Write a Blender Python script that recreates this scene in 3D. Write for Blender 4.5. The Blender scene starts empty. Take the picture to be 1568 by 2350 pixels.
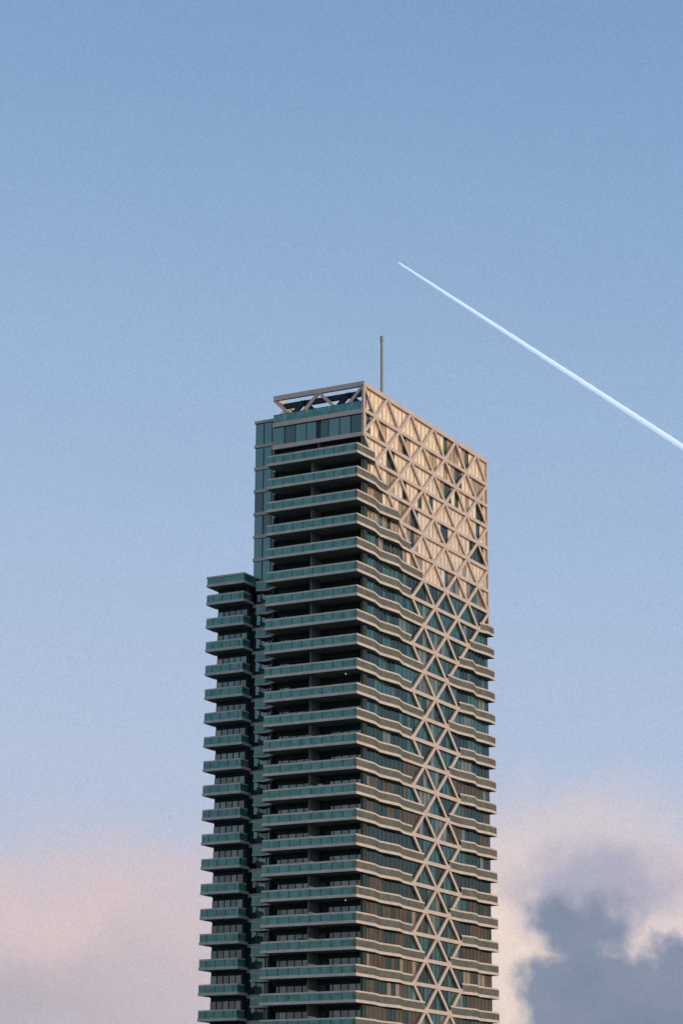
import bpy, math, random, bmesh
from mathutils import Vector, Matrix
random.seed(7)
S=bpy.context.scene

def lin(c):
    o=[]
    for v in c:
        v=v/255.0
        o.append(v/12.92 if v<=0.04045 else ((v+0.055)/1.055)**2.4)
    return o

# ------------------------------------------------------------------ materials
def new_mat(name):
    m=bpy.data.materials.new(name); m.use_nodes=True
    nt=m.node_tree; nt.nodes.clear()
    out=nt.nodes.new('ShaderNodeOutputMaterial')
    return m,nt,out

def solid(name,col,rough=0.75,var=0.12,scale=0.6,streak=0.0):
    m,nt,out=new_mat(name)
    p=nt.nodes.new('ShaderNodeBsdfPrincipled')
    tc=nt.nodes.new('ShaderNodeTexCoord')
    mp=nt.nodes.new('ShaderNodeMapping'); mp.inputs['Scale'].default_value=(1,1,0.35 if streak else 1)
    n=nt.nodes.new('ShaderNodeTexNoise'); n.inputs['Scale'].default_value=scale; n.inputs['Detail'].default_value=4
    n.inputs['Roughness'].default_value=0.65
    r=nt.nodes.new('ShaderNodeValToRGB')
    r.color_ramp.elements[0].position=0.3; r.color_ramp.elements[1].position=0.7
    r.color_ramp.elements[0].color=[c*(1-var) for c in col]+[1]
    r.color_ramp.elements[1].color=[min(1,c*(1+var)) for c in col]+[1]
    nt.links.new(tc.outputs['Object'],mp.inputs['Vector'])
    nt.links.new(mp.outputs['Vector'],n.inputs['Vector'])
    nt.links.new(n.outputs['Fac'],r.inputs['Fac'])
    nt.links.new(r.outputs['Color'],p.inputs['Base Color'])
    p.inputs['Roughness'].default_value=rough
    nt.links.new(p.outputs[0],out.inputs[0])
    return m

def glazing(name,col,refl=0.3,rough=0.04,tint=(0.85,0.95,1.0),var=0.25,scale=0.5):
    m,nt,out=new_mat(name)
    d=nt.nodes.new('ShaderNodeBsdfDiffuse')
    g=nt.nodes.new('ShaderNodeBsdfGlossy'); g.inputs['Roughness'].default_value=rough
    g.inputs['Color'].default_value=(*tint,1)
    mx=nt.nodes.new('ShaderNodeMixShader'); mx.inputs[0].default_value=refl
    tc=nt.nodes.new('ShaderNodeTexCoord')
    n=nt.nodes.new('ShaderNodeTexNoise'); n.inputs['Scale'].default_value=scale; n.inputs['Detail'].default_value=3
    r=nt.nodes.new('ShaderNodeValToRGB')
    r.color_ramp.elements[0].position=0.35; r.color_ramp.elements[1].position=0.65
    r.color_ramp.elements[0].color=[c*(1-var) for c in col]+[1]
    r.color_ramp.elements[1].color=[min(1,c*(1+var)) for c in col]+[1]
    nt.links.new(tc.outputs['Object'],n.inputs['Vector'])
    nt.links.new(n.outputs['Fac'],r.inputs['Fac'])
    nt.links.new(r.outputs['Color'],d.inputs['Color'])
    nt.links.new(d.outputs[0],mx.inputs[1]); nt.links.new(g.outputs[0],mx.inputs[2])
    nt.links.new(mx.outputs[0],out.inputs[0])
    return m

M={}
M['clad']=solid('beige_cladding',(0.55,0.46,0.385),0.6,0.10,0.7,1)
M['conc']=solid('balcony_concrete',(0.56,0.50,0.42),0.8,0.14,0.9,1)
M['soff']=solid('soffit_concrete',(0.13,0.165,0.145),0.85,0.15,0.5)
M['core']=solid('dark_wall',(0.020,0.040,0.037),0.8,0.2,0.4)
M['frame']=solid('window_frame',(0.09,0.125,0.115),0.5,0.1,1.0)
M['framel']=solid('window_frame_light',(0.40,0.34,0.26),0.5,0.1,1.0)
M['gteal']=glazing('guard_glass',(0.052,0.185,0.155),0.12,0.15,(0.5,1,0.88),0.35,0.8)
M['gbeige']=glazing('guard_panel',(0.105,0.11,0.085),0.05,0.5,(1,1,0.95),0.2,1.2)
M['gdark']=glazing('glass_dark',(0.010,0.018,0.018),0.12,0.04,(0.7,1,0.92))
M['gmid']=glazing('glass_teal',(0.022,0.058,0.054),0.19,0.04,(0.6,1,0.92))
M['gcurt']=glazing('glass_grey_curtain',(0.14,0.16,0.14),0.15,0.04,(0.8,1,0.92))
M['gcream']=glazing('glass_cream_reflect',(0.80,0.66,0.48),0.28,0.06,(1,0.92,0.84),0.12)  # warm cloud reflection painted into the pane colour, together with pale curtains
M['gtan']=glazing('glass_tan_reflect',(0.24,0.17,0.10),0.28,0.06,(1,0.88,0.7))  # duller tan tone of the same painted reflection
M['gbrown']=glazing('glass_brown_reflect',(0.06,0.046,0.032),0.12,0.06,(1,0.88,0.7))  # brown reflection painted into the glass colour
M['gleft']=glazing('glass_recess',(0.008,0.020,0.021),0.14,0.04,(0.75,1,0.98))
M['metal']=solid('antenna_steel',(0.30,0.33,0.32),0.45,0.1,2.0)
M['gravel']=solid('roof_gravel',(0.22,0.21,0.2),0.9,0.2,3)

# ------------------------------------------------------------------ mesh builder
class MB:
    def __init__(s): s.v=[];s.f=[];s.m=[];s.mats=[]
    def mi(s,k):
        if k not in s.mats: s.mats.append(k)
        return s.mats.index(k)
    def poly(s,pts,k):
        b=len(s.v); s.v+= [tuple(p) for p in pts]; s.f.append(tuple(range(b,b+len(pts)))); s.m.append(s.mi(k))
    def prism(s,pts,z0,z1,k,kb=None):
        a=0
        n=len(pts)
        for i in range(n):
            x0,y0=pts[i];x1,y1=pts[(i+1)%n]; a+=x0*y1-x1*y0
        if a<0: pts=pts[::-1]
        b=len(s.v)
        s.v+=[(x,y,z0) for x,y in pts]+[(x,y,z1) for x,y in pts]
        s.f.append(tuple(range(b+n-1,b-1,-1))); s.m.append(s.mi(kb or k))
        s.f.append(tuple(range(b+n,b+2*n))); s.m.append(s.mi(k))
        for i in range(n):
            j=(i+1)%n
            s.f.append((b+i,b+j,b+n+j,b+n+i)); s.m.append(s.mi(k))
    def box(s,x0,x1,y0,y1,z0,z1,k,kb=None):
        s.prism([(x0,y0),(x1,y0),(x1,y1),(x0,y1)],z0,z1,k,kb)
    def strip(s,pts,th,z0,z1,k):
        n=len(pts); off=[]
        for i in range(n):
            d=Vector((0,0))
            if i>0: d+= (Vector(pts[i])-Vector(pts[i-1])).normalized()
            if i<n-1: d+= (Vector(pts[i+1])-Vector(pts[i])).normalized()
            d.normalize()
            nn=Vector((-d.y,d.x))
            if 0<i<n-1:
                e=(Vector(pts[i+1])-Vector(pts[i])).normalized()
                c=max(0.4,nn.dot(Vector((-e.y,e.x))))
                nn=nn/c
            off.append((pts[i][0]+nn.x*th,pts[i][1]+nn.y*th))
        s.prism(list(pts)+off[::-1],z0,z1,k)
    def _beam(s,vs,k):
        b=len(s.v); s.v+=vs; i=s.mi(k)
        for f in [(0,1,2,3),(7,6,5,4),(0,4,5,1),(1,5,6,2),(2,6,7,3),(3,7,4,0)]:
            s.f.append(tuple(b+j for j in f)); s.m.append(i)
    def beamY(s,p,q,w,y0,y1,k):
        d=(Vector(q)-Vector(p)).normalized(); n=Vector((-d.y,d.x))*w/2
        c=[(p[0]+n.x,p[1]+n.y),(q[0]+n.x,q[1]+n.y),(q[0]-n.x,q[1]-n.y),(p[0]-n.x,p[1]-n.y)]
        s._beam([(x,y0,z) for x,z in c]+[(x,y1,z) for x,z in c],k)
    def beamX(s,p,q,w,x0,x1,k):
        d=(Vector(q)-Vector(p)).normalized(); n=Vector((-d.y,d.x))*w/2
        c=[(p[0]+n.x,p[1]+n.y),(q[0]+n.x,q[1]+n.y),(q[0]-n.x,q[1]-n.y),(p[0]-n.x,p[1]-n.y)]
        s._beam([(x0,y,z) for y,z in c]+[(x1,y,z) for y,z in c],k)
    def obj(s,name,parent=None):
        me=bpy.data.meshes.new(name); me.from_pydata(s.v,[],s.f)
        for k in s.mats: me.materials.append(M[k])
        me.polygons.foreach_set('material_index',s.m)
        me.update()
        bm=bmesh.new(); bm.from_mesh(me); bmesh.ops.recalc_face_normals(bm,faces=bm.faces); bm.to_mesh(me); bm.free()
        o=bpy.data.objects.new(name,me); S.collection.objects.link(o)
        if parent: o.parent=parent
        return o

# ------------------------------------------------------------------ tower
H=99.2; h=3.05; W=37.3; D=13.14; B=W/5.5
NR=32
z=lambda r: H-r*h-0.45*min(1,max(0,r))
tower=bpy.data.objects.new('residential_tower',None); S.collection.objects.link(tower)
tower.location=(2.74,278,0); tower.rotation_euler=(0,0,math.radians(61.8))

def tl(r):
    if r<=2: return 0
    if r<=7: return (r-2)/2
    return 2 if r%2==0 else 2.5
def tr(r):
    if r<=7: return 5.5
    if r<=11: return 5.5-(r-7)/2
    return 4 if r%2==0 else 3.5

# lattice
L=MB()
GY=0.27
for r in range(0,NR-1):
    hw=0.46 if r else 0.60
    x0=0 if r<=2 else tl(r)*B-0.5
    x1=W if r<=7 else tr(r)*B+0.5
    L.box(x0,x1,-0.06,0.22,z(r)-hw/2,z(r)+hw/2,'clad')
    t=0 if r%2==0 else 0.5
    while t<=5.5:
        if tl(r)-1e-6<=t<=tr(r)+1e-6:
            for s_,yo in ((0.5,-0.02),(-0.5,-0.038)):
                t2=t+s_
                if r+1<NR and tl(r+1)-1e-6<=t2<=tr(r+1)+1e-6 and 0<=t2<=5.5:
                    L.beamY((t*B,z(r)),(t2*B,z(r+1)),0.45,yo,0.2,'clad')
            L.box(max(0.003,t*B-0.42),min(W-0.003,t*B+0.42),-0.075,0.0,z(r)-0.30,z(r)+0.30,'clad')
        t+=1
L.box(-0.03,0.35,-0.045,0.24,z(2)-0.3,z(0)-0.312,'clad')
L.box(W-0.25,W+0.03,-0.045,0.24,z(8),z(0)-0.312,'clad')
L.obj('diagrid_lattice',tower)

# right face glazing
G=MB(); npb=6; ntot=int(5.5*npb)
pw=W/ntot
def pick(r,t):  # pane material by row and bay; warm panes carry the painted reflection
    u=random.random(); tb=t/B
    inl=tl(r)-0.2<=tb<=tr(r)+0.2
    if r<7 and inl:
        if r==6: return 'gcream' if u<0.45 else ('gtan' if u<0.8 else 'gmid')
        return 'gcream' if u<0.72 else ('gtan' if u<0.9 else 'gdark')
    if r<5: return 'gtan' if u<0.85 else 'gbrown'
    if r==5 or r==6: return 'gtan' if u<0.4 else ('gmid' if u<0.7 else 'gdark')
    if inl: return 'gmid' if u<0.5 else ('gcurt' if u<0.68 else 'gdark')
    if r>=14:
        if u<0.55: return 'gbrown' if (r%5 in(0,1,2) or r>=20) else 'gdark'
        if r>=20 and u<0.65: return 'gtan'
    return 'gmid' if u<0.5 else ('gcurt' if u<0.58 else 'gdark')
for r in range(0,NR):
    a,b=z(r+1),z(r)
    if r==NR-1: a=0.0
    i=0
    while i<ntot:
        n=random.choice((1,1,2)); n=min(n,ntot-i)
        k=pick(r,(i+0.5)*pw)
        for j in range(n):
            x0=(i+j)*pw;x1=x0+pw
            q=random.uniform(-0.010,0.010);q2=random.uniform(-0.015,0.015)
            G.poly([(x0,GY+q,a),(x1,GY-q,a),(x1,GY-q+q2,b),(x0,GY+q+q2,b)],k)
            G.box(x0-0.03,x0+0.03,GY-0.045,GY+0.02,a,b,'framel' if (r<7 and j==0) else 'frame')
        i+=n
G.obj('street_face_windows',tower)

X2=2.0
# body / core
C=MB()
C.box(1.15,W-0.02,0.32,D-0.02,0,z(1)-0.3,'core')
C.box(0.95,X2+0.3,D-0.015,D+0.10,0,z(1)-0.55,'core')
C.box(0.25,W-0.3,0.32,D-0.3,z(1)-0.25,z(1)-0.02,'gravel')
C.box(9,30,4.6,9.5,z(1),z(0)-0.7,'conc')
for r in range(1,NR):
    C.box(W-0.01,W+0.12,0.36,D,z(r)-0.25,z(r)+0.2,'conc')
    C.box(X2+1,W,D-0.05,D+0.1,z(r)-0.2,z(r)+0.25,'conc')
C.obj('tower_core',tower)

# crown left face
K=MB()
K.box(-0.05,0.4,0.0,D,z(0)-0.33,z(0)+0.295,'clad')
K.box(W-0.4,W,0.4,D,z(0)-0.33,z(0)+0.3,'clad')
K.box(0.4,W-0.4,D-0.4,D,z(0)-0.33,z(0)+0.3,'clad')
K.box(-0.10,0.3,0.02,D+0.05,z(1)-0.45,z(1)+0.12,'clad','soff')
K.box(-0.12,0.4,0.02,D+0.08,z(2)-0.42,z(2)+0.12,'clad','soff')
for i in range(2):
    y0=i*D/2; y1=y0+D/2; ym=(y0+y1)/2
    K.beamX((y0+0.1,z(0)-0.3),(ym,z(1)+0.1),0.36,0.0,0.32,'clad')
    K.beamX((y1-0.1,z(0)-0.3),(ym,z(1)+0.1),0.36,0.02,0.34,'clad')
    K.beamX((y0+0.1,z(1)+0.1),(ym,z(0)-0.3),0.6,1.9,2.3,'core')
    K.beamX((y1-0.1,z(1)+0.1),(ym,z(0)-0.3),0.6,1.92,2.32,'core')
K.box(1.9,2.3,0.3,D-0.4,z(0)-0.9,z(0)-0.2,'core')
K.box(4.5,4.7,0.4,D-0.4,z(1),z(0)-1.1,'framel')
for i in range(5):
    x0=0.4+i*7.2
    K.box(x0+6.9,x0+7.2,0.36,D-0.4,z(0)-0.3,z(0)+0.2,'clad')
for i in range(8):
    K.box(-0.02,0.02,0.1+i*1.63,0.1+i*1.63+1.57,z(1)+0.14,z(1)+1.15,'gteal')
K.box(-0.035,0.035,0.05,D,z(1)+1.15,z(1)+1.22,'frame')
for i in range(11):
    s_=1 if i%2 else -1
    xa=i*W/11; xb=xa+W/11
    K.beamY((xa,z(0.5)+s_*1.4),(xb,z(0.5)-s_*1.4),0.35,D-0.36,D-0.05,'clad')
for i in range(8):
    y0=0.3+i*(D-0.3)/8; y1=y0+(D-0.3)/8
    q=random.uniform(-.01,.01)
    K.poly([(0.15+q,y0,z(2)+.1),(0.15-q,y1,z(2)+.1),(0.15-q,y1,z(1)-.45),(0.15+q,y0,z(1)-.45)],'gmid' if i%3 else 'gdark')
    K.box(0.07,0.2,y0-0.04,y0+0.04,z(2)+.12,z(1)-.45,'core')
K.box(0.04,0.22,D/2-0.3,D/2+0.3,z(2)+.12,z(1)-.45,'core')
K.box(0.2,1.15,0.36,D,z(2)+0.1,z(1)-0.45,'core')
K.obj('crown',tower)

# antenna
A=MB()
def cyl(mb,cx,cy,r0,r1,z0,z1,k,n=14):
    b=len(mb.v)
    for zz,rr in((z0,r0),(z1,r1)):
        for i in range(n):
            a=2*math.pi*i/n; mb.v.append((cx+rr*math.cos(a),cy+rr*math.sin(a),zz))
    i0=mb.mi(k)
    for i in range(n):
        j=(i+1)%n; mb.f.append((b+i,b+j,b+n+j,b+n+i)); mb.m.append(i0)
    mb.f.append(tuple(range(b+n,b+2*n))); mb.m.append(i0)
cyl(A,12.9,4.0,0.25,0.24,z(1),H+4,'metal')
cyl(A,12.9,4.0,0.235,0.22,H+4,H+10.6,'metal')
cyl(A,12.9,4.0,0.28,0.28,H+10.6,H+11.25,'metal')
A.obj('antenna_mast',tower)

# balconies of main tower
PL=2.4
prof=[(-PL,.40),(2.0,.62),(4.3,.12),(8.4,.72),(10.6,.12),(20,.12)]
profR=[(27.0,.12),(30.4,.75),(32.6,.12),(35.6,.60),(W+0.45,.60)]
Sl=MB();Gd=MB();Rw=MB()
def guard(pts,zz,k,th=0.18):
    Gd.strip(pts,0.10,zz+0.02,zz+0.86,k)
    Gd.strip([(x,y) for x,y in pts],0.20,zz+0.86,zz+0.86+th,'conc')
yl=D-0.5
for r in range(3,NR-1):
    te=tl(r)*B-0.3
    ys=[(t,p) for t,p in prof if t<te-0.6]
    ys.append((te,0.1))
    ys=[(t,min(p,(te-t)*0.6+0.1)) for t,p in ys]
    outer=[(t,-p) for t,p in ys]
    slab=[(-PL,yl)]+outer+[(te,0.25),(0.9,0.25),(0.9,yl)]
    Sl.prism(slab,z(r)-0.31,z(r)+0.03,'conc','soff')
    ins=[(t,-p+0.06) for t,p in ys]; ins[0]=(-PL+0.06,ins[0][1])
    guard(ins,z(r),'gbeige',0.2)
    guard([(0,yl-0.06),(-PL+0.06,yl-0.06),(-PL+0.06,ins[0][1]+0.23)],z(r),'gteal',0.2)
    y=0.0
    while y<yl-0.3:
        Gd.box(-PL+0.03,-PL+0.06,y,y+0.06,z(r)+0.03,z(r)+0.86,'core'); y+=1.45
    if r>=8:
        ts=tr(r)*B+0.3
        q=[(t,p) for t,p in profR if t>ts+0.6]; q=[(ts,0.1)]+q
        q=[(t,min(p,(t-ts)*0.6+0.1)) for t,p in q]
        o=[(t,-p) for t,p in q]
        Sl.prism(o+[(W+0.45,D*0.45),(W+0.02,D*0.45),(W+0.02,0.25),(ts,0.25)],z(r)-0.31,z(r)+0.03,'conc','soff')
        oi=[(t,-p+0.06) for t,p in q]; oi[-1]=(W+0.39,oi[-1][1])
        guard(oi+[(W+0.39,D*0.45)],z(r),'gbeige',0.2)
Sl.obj('balcony_slabs',tower); Gd.obj('balcony_guards',tower)
for r in range(2,NR-1):
    a=z(r+1)+0.03; b=z(r)-0.31
    n=12
    for i in range(n):
        y0=0.35+i*(D-0.5)/n; y1=y0+(D-0.5)/n
        q=random.uniform(-.015,.015)
        u=random.random()
        k='gleft' if u<0.55 else ('gmid' if u<0.90 else 'gcurt')
        Rw.poly([(1.1+q,y0,a),(1.1-q,y1,a),(1.1-q,y1,b-0.6),(1.1+q,y0,b-0.6)],k)
        Rw.box(1.0,1.12,y0-0.03,y0+0.03,a,b-0.6,'frame')
    Rw.box(0.98,1.14,0.36,D-0.02,b-0.62,b,'core')
    Rw.box(-PL+0.9 if r>2 else 0.2,1.1,D/2-0.10,D/2+0.10,a,b,'soff')
    Rw.box(-0.0,1.1,0.02,0.24,a,b,'core')
    Rw.box(0.2,1.1,D-0.3,D-0.03,a,b,'core')
    for _ in range(2):
        if random.random()<0.5:
            yy=random.uniform(1,D-2.2); ww=random.uniform(0.4,0.9)
            Rw.box(-0.9,-0.3,yy,yy+ww,a,a+random.uniform(0.9,1.5),random.choice(['frame','core','gcurt']))
Rw.obj('balcony_recess_windows',tower)

# two small lit ceiling lamps
ml,nt,out=new_mat('lamp_glow'); e=nt.nodes.new('ShaderNodeEmission'); e.inputs['Color'].default_value=(1,0.72,0.35,1); e.inputs['Strength'].default_value=0.8
nt.links.new(e.outputs[0],out.inputs[0]); M['lamp']=ml
Lp=MB()
for (lx,ly,lr) in ((-0.9,1.9,12),(-0.9,1.8,21)):
    Lp.box(lx,lx+0.12,ly,ly+0.12,z(lr)-0.31-0.2,z(lr)-0.31-0.1,'lamp')
Lp.obj('ceiling_lamps',tower)

# middle stair block
Y2=17.1
Bk=MB()
zt=z(0.55)
Bk.box(X2+0.3,W-1,D+0.12,Y2-0.1,0,zt-0.3,'core')
Bk.box(X2-0.05,W-1,D+0.11,Y2,zt-0.35,zt,'conc')
for r in range(1,NR):
    zz=z(r+0.55)
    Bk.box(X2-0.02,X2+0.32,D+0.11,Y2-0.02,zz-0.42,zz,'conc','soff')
    Bk.box(X2+0.32,W-1,Y2-0.12,Y2-0.03,zz-0.42,zz,'conc')
    zu=z(r-0.45)-0.42 if r>1 else zt-0.35
    n=3
    for i in range(n):
        y0=D+0.15+i*(Y2-D-0.25)/n; y1=y0+(Y2-D-0.25)/n
        q=random.uniform(-.012,.012)
        Bk.poly([(X2+0.15+q,y0,zz),(X2+0.15-q,y1,zz),(X2+0.15-q,y1,zu),(X2+0.15+q,y0,zu)],random.choice(['gmid','gdark','gmid']))
        Bk.box(X2+0.06,X2+0.2,y0-0.05,y0+0.05,zz,zu,'frame')
    if r>=8:
        zb=z(r)
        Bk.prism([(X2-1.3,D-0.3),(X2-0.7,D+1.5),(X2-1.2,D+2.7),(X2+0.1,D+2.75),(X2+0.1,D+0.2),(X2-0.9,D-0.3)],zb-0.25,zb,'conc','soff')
        Bk.strip([(X2-1.15,D+2.65),(X2-0.65,D+1.5),(X2-1.25,D-0.2)],0.1,zb+0.03,zb+0.75,'gteal')
        Bk.strip([(X2-1.17,D+2.65),(X2-0.67,D+1.5),(X2-1.27,D-0.2)],0.18,zb+0.75,zb+0.93,'conc')
Bk.obj('stair_block',tower)

# lower side block
Lb=MB()
F3=0.9; P3=-1.0; ya=16.5; yb=22.1
ztop=z(7.3)-0.25
Lb.box(F3+0.3,30,ya+0.5,yb-0.5,0,ztop-0.2,'core')
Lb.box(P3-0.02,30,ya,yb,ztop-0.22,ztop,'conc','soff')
Lb.box(P3+0.05,29.9,ya+0.08,yb-0.08,ztop-1.0,ztop-0.22,'gteal')
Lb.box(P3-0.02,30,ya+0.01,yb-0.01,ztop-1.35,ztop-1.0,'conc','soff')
for r in range(8,NR):
    zz=z(r+0.5)
    if zz<1.5: break
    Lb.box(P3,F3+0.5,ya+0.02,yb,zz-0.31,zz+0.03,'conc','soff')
    def gd(pts):
        Lb.strip(pts,0.1,zz+0.03,zz+0.84,'gteal'); Lb.strip(pts,0.2,zz+0.84,zz+1.02,'conc')
    gd([(F3,yb-0.06),(P3+0.06,yb-0.06),(P3+0.06,ya+0.1),(F3,ya+0.1)])
    y=ya+0.6
    while y<yb-0.3:
        Lb.box(P3+0.03,P3+0.06,y,y+0.05,zz+0.03,zz+0.84,'core'); y+=1.3
    a=zz+0.03;b=zz+h-0.4
    n=5
    for i in range(n):
        y0=ya+0.7+i*(yb-ya-1.2)/n;y1=y0+(yb-ya-1.2)/n; q=random.uniform(-.015,.015)
        Lb.poly([(F3+0.2+q,y0,a),(F3+0.2-q,y1,a),(F3+0.2-q,y1,b-.5),(F3+0.2+q,y0,b-.5)],random.choice(['gleft','gleft','gmid','gmid','gcurt']) if random.random()<.8 else 'gleft')
        Lb.box(F3+0.1,F3+0.25,y0-0.035,y0+0.035,a,b-.5,'frame')
    Lb.box(F3+0.3,30.1,yb-0.5,yb-0.3,zz-0.4,zz+0.1,'conc')
Lb.obj('lower_wing',tower)

# ------------------------------------------------------------------ ground
g=MB(); M['grd']=solid('paving',(0.11,0.11,0.105),0.9,0.2,0.05)
R=40000
g.poly([(-R,-R,0),(R,-R,0),(R,R,0),(-R,R,0)],'grd'); g.obj('ground')

# ------------------------------------------------------------------ contrail
m,nt,out=new_mat('ice_trail')
d=nt.nodes.new('ShaderNodeBsdfDiffuse'); d.inputs['Color'].default_value=(0.62,0.72,0.84,1)
tr_=nt.nodes.new('ShaderNodeBsdfTranslucent'); tr_.inputs['Color'].default_value=(0.62,0.72,0.84,1)
e=nt.nodes.new('ShaderNodeEmission'); e.inputs['Color'].default_value=(0.68,0.81,1.0,1); e.inputs['Strength'].default_value=0.40  # added glow stands in for sunlight scattered by the ice crystals
mx=nt.nodes.new('ShaderNodeMixShader'); ad=nt.nodes.new('ShaderNodeAddShader')
nt.links.new(d.outputs[0],mx.inputs[1]);nt.links.new(tr_.outputs[0],mx.inputs[2])
nt.links.new(mx.outputs[0],ad.inputs[0]);nt.links.new(e.outputs[0],ad.inputs[1]);nt.links.new(ad.outputs[0],out.inputs[0])
M['trail']=m
p0=Vector((556,21926,9000)); p1=Vector((4693,28614,9000)); dd=p1-p0
T=MB(); N=260; nr=10
side=dd.normalized().cross(Vector((0,0,1))).normalized(); up=Vector((0,0,1))
i0=T.mi('trail')
for i in range(N+1):
    f=i/N*2.2
    c=p0+dd*f
    rad=7+ 31*min(1,f)**0.6
    rad*=1+0.04*math.sin(i*1.7)+random.uniform(-.04,.04)
    if i==0: rad=1
    c=c+up*random.uniform(-1,1)*rad*0.05
    for j in range(nr):
        a=2*math.pi*j/nr; T.v.append(tuple(c+side*math.cos(a)*rad+up*math.sin(a)*rad))
for i in range(N):
    for j in range(nr):
        k=(j+1)%nr; T.f.append((i*nr+j,i*nr+k,(i+1)*nr+k,(i+1)*nr+j)); T.m.append(i0)
o=T.obj('contrail')
for p in o.data.polygons: p.use_smooth=True

# ------------------------------------------------------------------ sun
SX,SY=0.875,-0.57
s=Vector((SX,SY,math.tan(math.radians(11))*1.04)).normalized()
ld=bpy.data.lights.new('sun','SUN'); ld.energy=2.5; ld.angle=math.radians(0.6); ld.color=(1.0,0.76,0.56)
lo=bpy.data.objects.new('sun',ld); S.collection.objects.link(lo)
lo.rotation_euler=(-s).to_track_quat('-Z','Y').to_euler()

# ------------------------------------------------------------------ world sky
w=bpy.data.worlds.new('World'); S.world=w; w.use_nodes=True
nt=w.node_tree; nt.nodes.clear(); N_=nt.nodes.new; LK=nt.links.new
out=N_('ShaderNodeOutputWorld'); bg=N_('ShaderNodeBackground'); bg.inputs['Strength'].default_value=0.1
LK(bg.outputs[0],out.inputs[0])
sk=N_('ShaderNodeTexSky'); sk.sky_type='NISHITA'; sk.sun_disc=False
sk.sun_elevation=math.radians(11); sk.sun_rotation=math.atan2(SX,SY)
def mth(op,a,b=None,c=None):
    n=N_('ShaderNodeMath'); n.operation=op
    for i,v in enumerate((a,b,c)):
        if v is None: continue
        if isinstance(v,(int,float)): n.inputs[i].default_value=v
        else: LK(v,n.inputs[i])
    return n.outputs[0]
tc=N_('ShaderNodeTexCoord'); vn=N_('ShaderNodeVectorMath'); vn.operation='NORMALIZE'; LK(tc.outputs['Generated'],vn.inputs[0])
sp=N_('ShaderNodeSeparateXYZ'); LK(vn.outputs[0],sp.inputs[0])
az=mth('ARCTAN2',sp.outputs[0],sp.outputs[1]); el=mth('ARCSINE',sp.outputs[2])
def noise(scale,detail,sy=1.0,offs=0,rough=0.55):
    cx=N_('ShaderNodeVectorMath'); cx.operation='MULTIPLY'; LK(vn.outputs[0],cx.inputs[0]); cx.inputs[1].default_value=(scale,scale,scale*sy)
    ca=N_('ShaderNodeVectorMath'); ca.operation='ADD'; LK(cx.outputs[0],ca.inputs[0]); ca.inputs[1].default_value=(offs,offs,offs)
    n=N_('ShaderNodeTexNoise'); n.inputs['Scale'].default_value=1; n.inputs['Detail'].default_value=detail; n.inputs['Roughness'].default_value=rough
    LK(ca.outputs[0],n.inputs['Vector']); return n.outputs['Fac']
n1=noise(22,4,1,3.1,0.6); n2=noise(22,4,1,17.7,0.6); n3=noise(8,2,3,9.0)
az1=mth('MULTIPLY_ADD',mth('SUBTRACT',n1,0.5),0.07,az)
el1=mth('MULTIPLY_ADD',mth('SUBTRACT',n2,0.5),0.055,el)
ram=N_('ShaderNodeValToRGB'); cr=ram.color_ramp
fac=mth('MULTIPLY',mth('ADD',mth('MULTIPLY_ADD',mth('SINE',az),0.09,el),mth('MULTIPLY',mth('SUBTRACT',n3,0.5),0.03)),2.0)
stops=[(0.0,(186,174,184)),(0.13,(196,190,204)),(0.24,(188,196,217)),(0.36,(180,195,222)),(0.52,(168,190,221)),(0.72,(152,181,216)),(0.88,(138,170,209)),(1.0,(130,162,203))]
while len(cr.elements)<len(stops): cr.elements.new(0.5)
for e_,(p,c) in zip(cr.elements,stops): e_.position=p; e_.color=lin(c)+[1]
LK(fac,ram.inputs[0]); col=ram.outputs[0]
def mix(f,a,c,gain=1):
    m_=N_('ShaderNodeMix'); m_.data_type='RGBA'; m_.clamp_factor=True
    LK(f,m_.inputs[0]); LK(a,m_.inputs[6])
    if isinstance(c,tuple): m_.inputs[7].default_value=[v*gain for v in lin(c)]+[1]
    else: LK(c,m_.inputs[7])
    return m_.outputs[2]
def blob(a0,e0,ra,re,soft,amt=1.0):
    u=mth('DIVIDE',mth('SUBTRACT',az1,a0),ra); v=mth('DIVIDE',mth('SUBTRACT',el1,e0),re)
    dd_=mth('SQRT',mth('ADD',mth('MULTIPLY',u,u),mth('MULTIPLY',v,v)))
    mr=N_('ShaderNodeMapRange'); mr.interpolation_type='SMOOTHSTEP'; LK(dd_,mr.inputs[0])
    mr.inputs[1].default_value=1+soft; mr.inputs[2].default_value=1-soft; mr.inputs[3].default_value=0; mr.inputs[4].default_value=amt
    return mr.outputs[0]
col=mix(blob(-0.115,0.108,0.085,0.026,0.95,0.8),col,(222,197,198))
col=mix(blob(-0.150,0.078,0.060,0.018,0.8,0.6),col,(174,168,180))
col=mix(blob(-0.06,0.082,0.050,0.022,0.9,0.5),col,(202,186,192))
col=mix(blob(0.095,0.136,0.055,0.028,0.6,0.8),col,(219,205,208))
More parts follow.
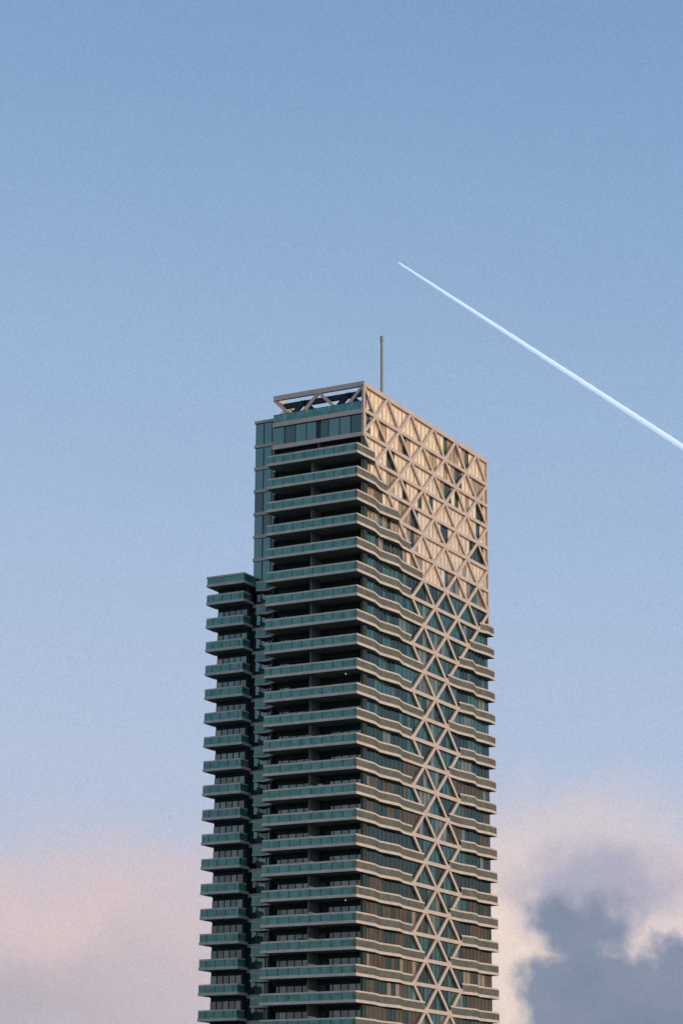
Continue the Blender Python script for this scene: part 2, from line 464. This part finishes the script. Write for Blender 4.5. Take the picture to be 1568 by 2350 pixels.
col=mix(blob(0.135,0.112,0.040,0.026,0.5,0.9),col,(228,209,208))
col=mix(blob(0.078,0.090,0.022,0.045,0.5,0.95),col,(240,219,208))
col=mix(blob(0.110,0.122,0.032,0.017,0.7,0.85),col,(166,168,192))
dk=mth('MAXIMUM',blob(0.111,0.068,0.039,0.032,0.18),blob(0.107,0.100,0.020,0.017,0.4))
dk=mth('MAXIMUM',dk,blob(0.146,0.076,0.025,0.022,0.22))
shade=mix(noise(30,4,1.5,5.0),nt.nodes.new('ShaderNodeRGB').outputs[0],(150,158,180))
for nd in nt.nodes:
    if nd.bl_idname=='ShaderNodeRGB': nd.outputs[0].default_value=lin((108,124,150))+[1]
col=mix(dk,col,shade)
col=mix(blob(0.93,0.46,0.42,0.17,0.3,1.0),col,(255,222,184),1.3)
col=mix(blob(0.93,0.10,0.40,0.035,0.5,0.5),col,(190,160,130))
mg=noise(1100,2,1,0,0.7)
sc=N_('ShaderNodeVectorMath'); sc.operation='SCALE'; LK(col,sc.inputs[0]); LK(mth('MULTIPLY_ADD',mth('SUBTRACT',mg,0.5),0.36,1.0),sc.inputs[3])
s10=N_('ShaderNodeVectorMath'); s10.operation='SCALE'; LK(sc.outputs[0],s10.inputs[0]); s10.inputs[3].default_value=10
fm=N_('ShaderNodeMix'); fm.data_type='RGBA'; fm.inputs[0].default_value=0.94; LK(sk.outputs[0],fm.inputs[6]); LK(s10.outputs[0],fm.inputs[7])
LK(fm.outputs[2],bg.inputs['Color'])

# ------------------------------------------------------------------ camera
cd=bpy.data.cameras.new('camera'); cam=bpy.data.objects.new('camera',cd); S.collection.objects.link(cam)
cd.sensor_fit='VERTICAL'; cd.sensor_height=36; cd.sensor_width=24; cd.lens=5337/2350*36; cd.clip_end=200000; cd.clip_start=1
cam.matrix_world=Matrix.Translation((0,0,1.6))@Matrix.Rotation(math.radians(90+16.17),4,'X')@Matrix.Rotation(0.0047,4,'Z')
S.camera=cam
S.view_settings.view_transform='Standard'; S.view_settings.look='None'; S.view_settings.exposure=0
